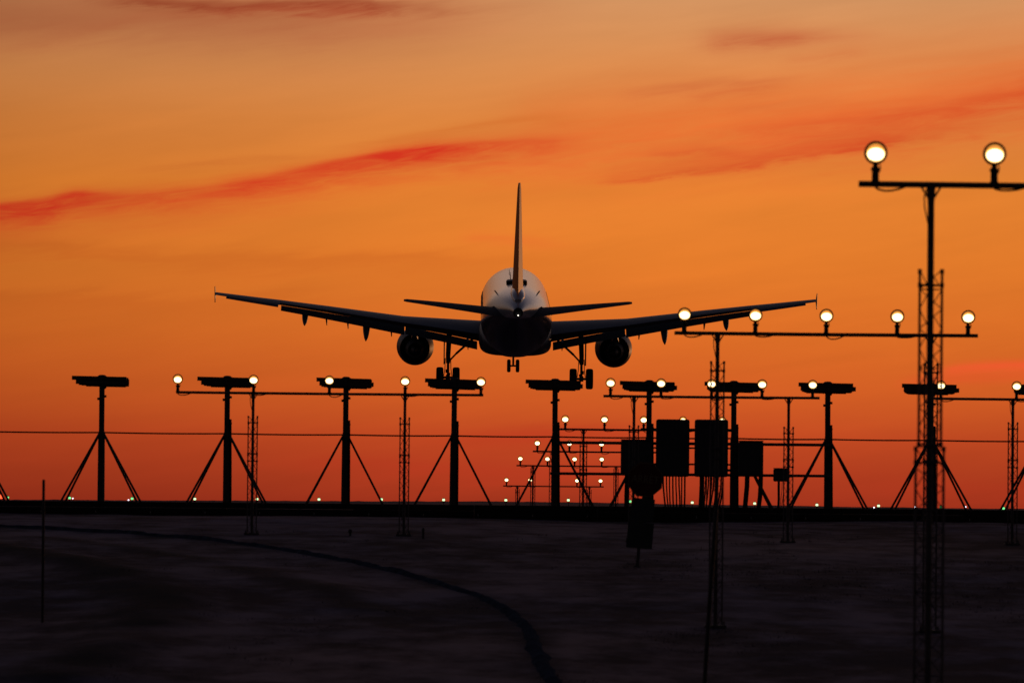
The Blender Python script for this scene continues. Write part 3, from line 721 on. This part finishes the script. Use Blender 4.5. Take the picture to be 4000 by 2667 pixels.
# ------------------------------------------------------------------ airliner
def superring(y, zt, zb, hw, n=40, e=2.0, cx=0):
    zc = (zt+zb)/2; hh = (zt-zb)/2; out = []
    for k in range(n):
        a = 2*math.pi*k/n; c_, s_ = math.cos(a), math.sin(a)
        out.append(Vector((cx+hw*math.copysign(abs(c_)**(2/e), c_), y, zc+hh*math.copysign(abs(s_)**(2/e), s_))))
    return out
def airfoil(le, chord, z, t, x, twist=0, cut=1.0, n=12):
    """closed section at span x; le station measured along -Y; returns ring of points."""
    up = []; lo = []
    for i in range(n+1):
        u = cut*(1-math.cos(math.pi*i/n))/2
        yt = 5*t*(.2969*math.sqrt(u)-.126*u-.3516*u*u+.2843*u**3-.1015*u**4); cam = .018*(1-(2*u-.9)**2)
        up.append((u, cam+yt)); lo.append((u, cam-yt*.9))
    pts = up + lo[::-1][:-1] if cut < 1 else up + lo[::-1][1:-1]
    out = []
    for u, h in pts:
        dy, dz = -(u-.25)*chord, h*chord; a = R(twist)
        out.append(Vector((x, 18-(le+.25*chord)+dy*math.cos(a)-dz*math.sin(a)*0, z+dz+dy*math.sin(a))))
    return out
def interp(tab, x):
    for a, b in zip(tab, tab[1:]):
        if x <= b[0]:
            t = (x-a[0])/(b[0]-a[0]); return [a[i]+(b[i]-a[i])*t for i in range(1, len(a))]
    return list(tab[-1][1:])
WING = [(0,11.3,7.2,-1.36,.165,4.8),(2.0,12.2,6.1,-1.26,.162,4.6),(4.2,13.3,5.0,-.96,.145,3.6),(6.4,14.45,3.95,-.68,.13,2.4),(10.7,16.65,2.95,.05,.12,1.2),(13.4,18.0,2.35,.48,.115,.6),(14.6,18.65,2.1,.66,.11,.2),(16.9,19.85,1.55,1.02,.10,-.5)]
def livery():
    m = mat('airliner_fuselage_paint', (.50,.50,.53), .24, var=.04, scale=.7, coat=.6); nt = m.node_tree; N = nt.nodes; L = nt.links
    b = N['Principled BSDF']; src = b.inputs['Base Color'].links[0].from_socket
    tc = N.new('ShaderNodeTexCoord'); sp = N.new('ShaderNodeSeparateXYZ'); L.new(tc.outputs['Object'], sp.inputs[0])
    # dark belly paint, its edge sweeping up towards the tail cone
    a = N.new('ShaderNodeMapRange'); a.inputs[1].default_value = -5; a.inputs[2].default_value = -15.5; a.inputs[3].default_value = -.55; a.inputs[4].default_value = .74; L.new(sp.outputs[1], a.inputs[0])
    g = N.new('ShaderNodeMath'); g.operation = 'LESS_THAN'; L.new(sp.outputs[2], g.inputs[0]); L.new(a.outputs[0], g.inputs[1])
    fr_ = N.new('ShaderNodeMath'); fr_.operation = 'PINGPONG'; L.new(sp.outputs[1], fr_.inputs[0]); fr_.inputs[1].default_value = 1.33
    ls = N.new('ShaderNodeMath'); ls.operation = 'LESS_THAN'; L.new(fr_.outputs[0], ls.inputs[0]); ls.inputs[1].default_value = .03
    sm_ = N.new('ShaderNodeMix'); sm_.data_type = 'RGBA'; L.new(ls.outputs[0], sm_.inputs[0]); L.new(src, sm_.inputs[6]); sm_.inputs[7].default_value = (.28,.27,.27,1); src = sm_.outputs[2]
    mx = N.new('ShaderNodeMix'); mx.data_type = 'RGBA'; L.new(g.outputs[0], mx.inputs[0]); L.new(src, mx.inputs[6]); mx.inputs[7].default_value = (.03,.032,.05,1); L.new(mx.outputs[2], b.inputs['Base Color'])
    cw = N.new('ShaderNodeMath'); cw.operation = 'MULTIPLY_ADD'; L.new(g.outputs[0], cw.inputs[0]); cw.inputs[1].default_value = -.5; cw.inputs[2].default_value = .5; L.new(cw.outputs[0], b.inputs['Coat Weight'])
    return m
def airliner():
    th = math.asin(.0898); t = thing('airliner', (.18, 0, 0), 'twin engine jet airliner about to land, seen from behind with wheels and flaps down', 'airplane')
    o = P(2007, 1972-10.89/300*FPX, 300); t.location = (.18, o.y, CZ+10.89)
    t.rotation_euler = (th, R(.12), .0068)
    W, G = M['white'], M['grey']
    fus = [(0,-.4,-.5,.06),(.15,-.15,-.72,.3),(.6,.12,-1.0,.62),(1.2,.5,-1.3,.95),(2,.95,-1.6,1.3),(3,1.55,-1.85,1.62),(4.5,1.95,-2.02,1.88),(6,2.07,-2.07,1.975)] + \
          [(s,2.07,-2.07,1.975) for s in (9,12,15,18,21,23.5)] + [(25,2.07,-2.02,1.972),(26.5,2.07,-1.9,1.95),(28,2.065,-1.62,1.885),(29,2.055,-1.40,1.82),(30,2.04,-1.14,1.73),(31,2.01,-.87,1.61),(32,1.97,-.59,1.46),(33,1.93,-.30,1.28),(34,1.87,-.02,1.08),(35,1.79,.26,.86),(36,1.68,.50,.62),(36.8,1.55,.68,.43),(37.3,1.44,.78,.31),(37.57,1.36,.82,.25)]
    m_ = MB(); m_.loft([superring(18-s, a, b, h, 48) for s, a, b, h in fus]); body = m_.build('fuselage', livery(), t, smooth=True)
    # exhaust at the tail cone, cabin windows, doors
    e = MB(); e.lathe([(18-37.45,.24),(18-37.60,.265),(18-37.61,.25),(18-37.605,.02)], (0,0,1.09), 'y', 20); e.build('tail_exhaust', M['dark'], body, smooth=True)
    for s in (-1,1):
        wn = MB()
        for k in range(38):
            yy = 18-(6.6+k*.533); z = .52; xx = 1.975*math.sqrt(1-(z/2.07)**2)
            wn.box((s*(xx+.003), yy, z), (.02,.23,.33), Matrix.Rotation(s*-R(0), 3, 'Y') @ Matrix.Rotation(-s*math.asin(z/2.07), 3, 'Y'))
        wn.build('cabin_windows', M['glass'], body)
        # small dark slits high on the tail cone
        sl = MB(); sl.box((s*1.12, 18-29.0, 1.69), (.05,.7,.36), Matrix.Rotation(s*R(-142), 3, 'Y')); sl.build('vent_slit', M['glass'], body)
        # stabiliser root opening plate
        sp_ = MB(); sp_.box((s*1.22,18-32.35,.96), (.05,1.5,.42), Matrix.Rotation(s*R(6), 3, 'Y') @ Matrix.Rotation(-s*R(-9), 3, 'Z')); sp_.build('stabiliser_cutout', M['glass'], body)
    # belly fairing
    bf = []
    for s, hw, zt, zb, ex in ((10.2,.9,-1.5,-2.02,2.2),(10.9,1.5,-1.0,-2.18,2.4),(11.8,1.9,-.7,-2.27,2.9),(13,2.05,-.4,-2.33,3.6),(15,2.08,-.4,-2.36,3.8),(17,2.08,-.4,-2.38,3.8),(19,2.05,-.5,-2.36,3.6),(20.3,1.85,-.8,-2.28,2.7),(21.6,1.4,-1.2,-2.16,2.3),(22.6,.8,-1.6,-2.0,2.1)):
        bf.append(superring(18-s, zt, zb, hw, 40, ex))
    m_ = MB(); m_.loft(bf); m_.loft([superring(18-s, -1.9, zb, hw, 24, 2.2) for s, hw, zb in ((14,.2,-2.2),(15,.7,-2.42),(16.5,.95,-2.50),(18,.95,-2.50),(19.5,.7,-2.40),(20.5,.2,-2.2))])
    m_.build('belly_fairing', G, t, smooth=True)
    # roof radome, blade aerials
    m_ = MB(); m_.loft([superring(18-s, zt, 1.93, hw, 24, 5) for s, zt, hw in ((22.6,2.08,.2),(23.0,2.15,.45),(23.6,2.21,.56),(24.7,2.22,.59),(25.5,2.22,.58),(25.6,2.2,.57))]); m_.build('radome', M['glass'], t, smooth=True)
    m_ = MB()
    for s, x, h in ((8.2,0,.3),(13,-.35,.22),(19.0,-.32,.35)): m_.loft([[Vector((x-.02,18-s,2.0)),Vector((x+.02,18-s,2.0)),Vector((x+.02,18-s-.4,2.0)),Vector((x-.02,18-s-.4,2.0))],[Vector((x-.01,18-s-.25,2.05+h)),Vector((x+.01,18-s-.25,2.05+h)),Vector((x+.01,18-s-.42,2.05+h)),Vector((x-.01,18-s-.42,2.05+h))]])
    m_.build('blade_aerial', M['dark'], t)
    # fin
    def vfoil(z, le, te, th_, cutf=1.0, y0=None):
        c = te-le; n = 10; up = []
        for i in range(n+1):
            u = cutf*(1-math.cos(math.pi*i/n))/2
            up.append((u, max(.006, th_/2*(2.969*math.sqrt(u)-1.26*u-3.516*u*u+2.843*u**3-1.015*u**4)/1.0)))
        return [Vector((h,18-(le+u*c),z)) for u, h in up] + [Vector((-h,18-(le+u*c),z)) for u, h in up[::-1][:]]
    m_ = MB(); m_.loft([vfoil(1.75,29.2,35.85,.62), vfoil(2.1,29.9,35.95,.60), vfoil(4.0,31.5,36.30,.46), vfoil(6,33.25,36.80,.32), vfoil(7.6,34.65,37.15,.20), vfoil(7.92,35.15,37.2,.12)])
    fin = m_.build('tail_fin', M['fin'], t, smooth=True)
    m_ = MB(); m_.loft([superring(18-s, zt, 1.6, hw, 16, 2) for s, zt, hw in ((26.8,2.05,.05),(29,2.22,.18),(31,2.30,.36),(34,2.22,.40),(35.6,2.0,.34),(36.3,1.75,.18))]); m_.build('fin_fairing', W, t, smooth=True)
    # tailplanes, wings (port and starboard)
    for s in (-1, 1):
        def F(ring): return [Vector((p.x*s, p.y, p.z)) for p in ring]
        m_ = MB(); m_.loft([F(airfoil(31.3,4.0,.76,.12,.55,.8)), F(airfoil(31.8,3.55,.87,.12,1.5,.8)), F(airfoil(33.3,2.3,1.27,.115,4.3,.4)), F(airfoil(34.2,1.5,1.50,.10,5.95,.2)), F(airfoil(34.5,1.1,1.53,.08,6.12,0))])
        m_.build('tailplane', M['dark'], t, smooth=True)
        rings = []
        def sec(y, cut):
            le, ch, z, tc_, tw = interp(WING, y); return F(airfoil(le, ch, z, tc_, y, tw, cut))
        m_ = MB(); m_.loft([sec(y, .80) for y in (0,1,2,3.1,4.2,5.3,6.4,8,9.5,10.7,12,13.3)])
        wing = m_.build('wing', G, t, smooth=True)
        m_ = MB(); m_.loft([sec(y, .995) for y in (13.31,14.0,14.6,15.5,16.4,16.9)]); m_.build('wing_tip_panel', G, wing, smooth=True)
        le, ch, z, tc_, tw = interp(WING, 16.9); tipy = 18-(le+ch*.55)
        m_ = MB()
        m_.loft([[Vector((s*(16.92+dx),tipy+dy,z+dz)) for dx,dy in ((0,f),(.03,f-.3),(.03,b+.1),(0,b),(-.02,b+.1),(-.02,f-.3))] for dz,f,b in ((-.42,-.35,-.62),(-.2,.05,-.75),(0,.45,-.8),(.22,.0,-.85),(.48,-.5,-.9))])
        m_.build('wingtip_fence', G, wing, smooth=True)
        # aileron drooped a little
        def panel(y0, y1, cfr, chf, drop, defl, n=5, inset=0):
            rr = []
            for k in range(n):
                y = y0+(y1-y0)*k/(n-1); le, ch, z, tc_, tw = interp(WING, y); c2 = chf(y)
                ring = airfoil(0, c2, 0, .13, y, 0)
                a = R(defl); hy = 18-(le+ch*cfr); hz = z-(ch*(cfr-.25))*math.sin(R(tw))-(drop(y) if callable(drop) else drop)
                out = []
                for p in ring:
                    dy = p.y-18; dz = p.z
                    out.append(Vector((s*y, hy+dy*math.cos(a)+dz*math.sin(a)*1, hz+dy*math.sin(a)+dz*math.cos(a))))
                rr.append(out)
            q = MB(); q.loft(rr); return q
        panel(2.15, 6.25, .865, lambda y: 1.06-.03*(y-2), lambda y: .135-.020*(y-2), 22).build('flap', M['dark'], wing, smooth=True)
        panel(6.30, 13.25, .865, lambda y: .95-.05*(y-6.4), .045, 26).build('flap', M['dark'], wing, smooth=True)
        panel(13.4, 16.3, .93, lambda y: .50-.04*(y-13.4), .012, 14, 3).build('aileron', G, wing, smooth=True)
        # flap track fairings
        for (y, L_, hgt, wd) in ((8.45,3.1,.30,.21),(11.9,2.3,.24,.18)):
            le, ch, z, tc_, tw = interp(WING, y); ys = le+ch*.42; q = []
            for k in range(9):
                u = k/8; rr_ = math.sin(math.pi*min(1,max(.04,u*.93+.05)))**.6
                dd = -.30-.08*u-((.80 if y < 9 else .52)*max(0,u-.45)/.55 if u > .45 else 0)
                q.append([Vector((s*(y+wd*rr_*math.cos(a)), 18-(ys+L_*u), z+dd+hgt*rr_*math.sin(a))) for a in [2*math.pi*i/12 for i in range(12)]])
            f_ = MB(); f_.loft(q); f_.build('flap_track_fairing', G, wing, smooth=True)
        for (y, dz, hh) in ((2.7,-.48,.44),(7.05,-.42,.38),(9.5,-.40,.36),(10.7,-.40,.36)):
            le, ch, z, tc_, tw = interp(WING, y); br = MB(); yy = 18-(le+ch*.95)
            br.loft([[Vector((s*y-.07,yy+.35,z+dz+.2)),Vector((s*y+.07,yy+.35,z+dz+.2)),Vector((s*y+.06,yy-.25,z+dz+.05)),Vector((s*y-.06,yy-.25,z+dz+.05))],
                     [Vector((s*y-.02-s*.03,yy-.1,z+dz-hh)),Vector((s*y+.02-s*.03,yy-.1,z+dz-hh)),Vector((s*y+.02-s*.03,yy-.3,z+dz-hh)),Vector((s*y-.02-s*.03,yy-.3,z+dz-hh))]])
            br.build('flap_bracket', G, wing)
        # engines
        ex, ez = s*5.74, -2.26
        q = MB(); q.lathe([(18-10.95,.80),(18-10.85,.88),(18-11.1,.97),(18-11.8,1.06),(18-12.8,1.08),(18-13.8,1.03),(18-14.75,.86),(18-14.76,.82),(18-14.2,.84),(18-13.5,.80)], (ex,0,ez), 'y', 40, cap=False)
        eng = q.build('engine', M['nacelle'], t, smooth=True)
        q = MB(); q.lathe([(18-13.0,.3),(18-13.05,.9),(18-13.1,.9),(18-13.2,.58),(18-14.4,.60),(18-15.4,.50),(18-15.9,.38),(18-15.92,.34),(18-15.6,.3)], (ex,0,ez), 'y', 32, cap=False)
        q.lathe([(18-15.5,.30),(18-15.9,.24),(18-16.4,.14),(18-16.8,.02)], (ex,0,ez), 'y', 20); q.build('exhaust_core', M['engine'], eng, smooth=True)
        q = MB(); q.lathe([(18-11.55,.02),(18-11.7,.22),(18-11.75,.85),(18-11.9,.85)], (ex,0,ez), 'y', 32); q.build('fan', M['engine'], eng, smooth=True)
        q = MB(); q.loft([[Vector((ex-a*.16,18-ys,zt)),Vector((ex+a*.16,18-ys,zt)),Vector((ex+a*.2,18-ys,zb)),Vector((ex-a*.2,18-ys,zb))] for ys,zt,zb,a in ((11.9,-1.05,-1.15,.3),(13.2,-.72,-1.25,1),(15.0,-.75,-1.45,1),(16.4,-.85,-1.65,1),(17.6,-1.0,-1.35,.5))]); q.build('pylon', G, eng, smooth=True)
        # slats seen in front
        # main gear
        gx = s*3.80; q = MB()
        q.tube([(gx+s*-.05,.3-.0,-1.25),(gx,.3,-2.4),(gx,.3,-2.9)], [.15,.135,.12], 14); q.tube([(gx,.3,-2.85),(gx,.3,-3.75)], .075, 12)
        q.tube([(gx-.42,.3,-3.71),(gx+.42,.3,-3.71)], .07, 10); q.tube([(gx,.3,-3.55),(gx,.3,-3.86)], .12, 10)
        q.tube([(gx,.30,-2.85),(gx,.0,-3.2),(gx,.28,-3.6)], .045, 6)
        for dx in (-.16,.15): q.tube([(gx+dx,.22,-2.6),(gx+dx*1.1,.2,-3.2),(gx+dx*1.5,.25,-3.62)], .022, 6)
        q.tube([(gx-s*1.45,.35,-1.45),(gx-s*.45,.32,-2.35)], .07, 8); q.tube([(gx-s*.5,.32,-2.3),(gx-s*.08,.3,-2.75)], .055, 8)
        q.box((gx-s*.09,.3,-2.72), (.12,.14,.16)); q.box((gx+s*.1,.26,-3.35), (.09,.1,.2)); q.box((gx-s*.1,.26,-3.5), (.08,.1,.12))
        leg = q.build('landing_gear_leg', M['dark'], t, smooth=True)
        q = MB(); q.loft([[Vector((gx+s*.19,.62,z_)),Vector((gx+s*.25,.62,z_)),Vector((gx+s*.26,-.1-d_,z_)),Vector((gx+s*.20,-.1-d_,z_))] for z_, d_ in ((-1.30,.1),(-2.2,.08),(-2.6,-.05),(-2.95,-.2))]); q.build('gear_door', M['nacelle'], leg)
        for dx in (-.465,.465):
            q = MB(); q.lathe([(dx-.20,.36),(dx-.205,.50),(dx-.17,.565),(dx-.09,.587),(dx+.09,.587),(dx+.17,.565),(dx+.205,.50),(dx+.20,.36)], (gx,.3,-3.71), 'x', 32)
            wh = q.build('wheel', M['rubber'], t, smooth=True)
            q = MB(); q.lathe([(dx-.212,.05),(dx-.208,.30),(dx-.16,.34),(dx+.16,.34),(dx+.208,.30),(dx+.212,.05)], (gx,.3,-3.71), 'x', 24); q.build('hub', M['engine'], wh, smooth=True)
    # nose gear
    ny = 18-5.07; q = MB(); q.tube([(0,ny,-1.9),(0,ny,-3.0)], .10, 12); q.tube([(0,ny,-2.95),(0,ny,-3.85)], .062, 10); q.tube([(-.24,ny,-3.81),(.24,ny,-3.81)], .055, 8); q.tube([(0,ny+.05,-3.0),(0,ny+1.0,-2.0)], .05, 8); q.box((.1,ny,-2.75),(.12,.1,.16))
    leg = q.build('nose_gear_leg', M['dark'], t, smooth=True)
    for s in (-1,1):
        q = MB(); q.box((s*.42,ny+.3,-2.22), (.03,1.3,.45), Matrix.Rotation(-s*R(12), 3, 'Y')); q.build('gear_door', W, leg)
        q = MB(); q.lathe([(s*.26-.105,.2),(s*.26-.11,.31),(s*.26-.08,.37),(s*.26-.03,.385),(s*.26+.03,.385),(s*.26+.08,.37),(s*.26+.11,.31),(s*.26+.105,.2)], (0,ny,-3.81), 'x', 28); q.build('wheel', M['rubber'], t, smooth=True)
    q = MB(); q.lathe([(-.03,.01),(-.02,.028),(0,.034),(.02,.028),(.03,.01)], (0,0,0), 'z', 16); q.build('tail_light', M['tail_lamp'], t, loc=(0,18-37.68,.95), smooth=True)
airliner()

# ------------------------------------------------------------------ render settings
C.view_settings.view_transform = 'Standard'; C.view_settings.look = 'None'; C.view_settings.gamma = 1; C.view_settings.exposure = 0
C.render.engine = 'CYCLES'
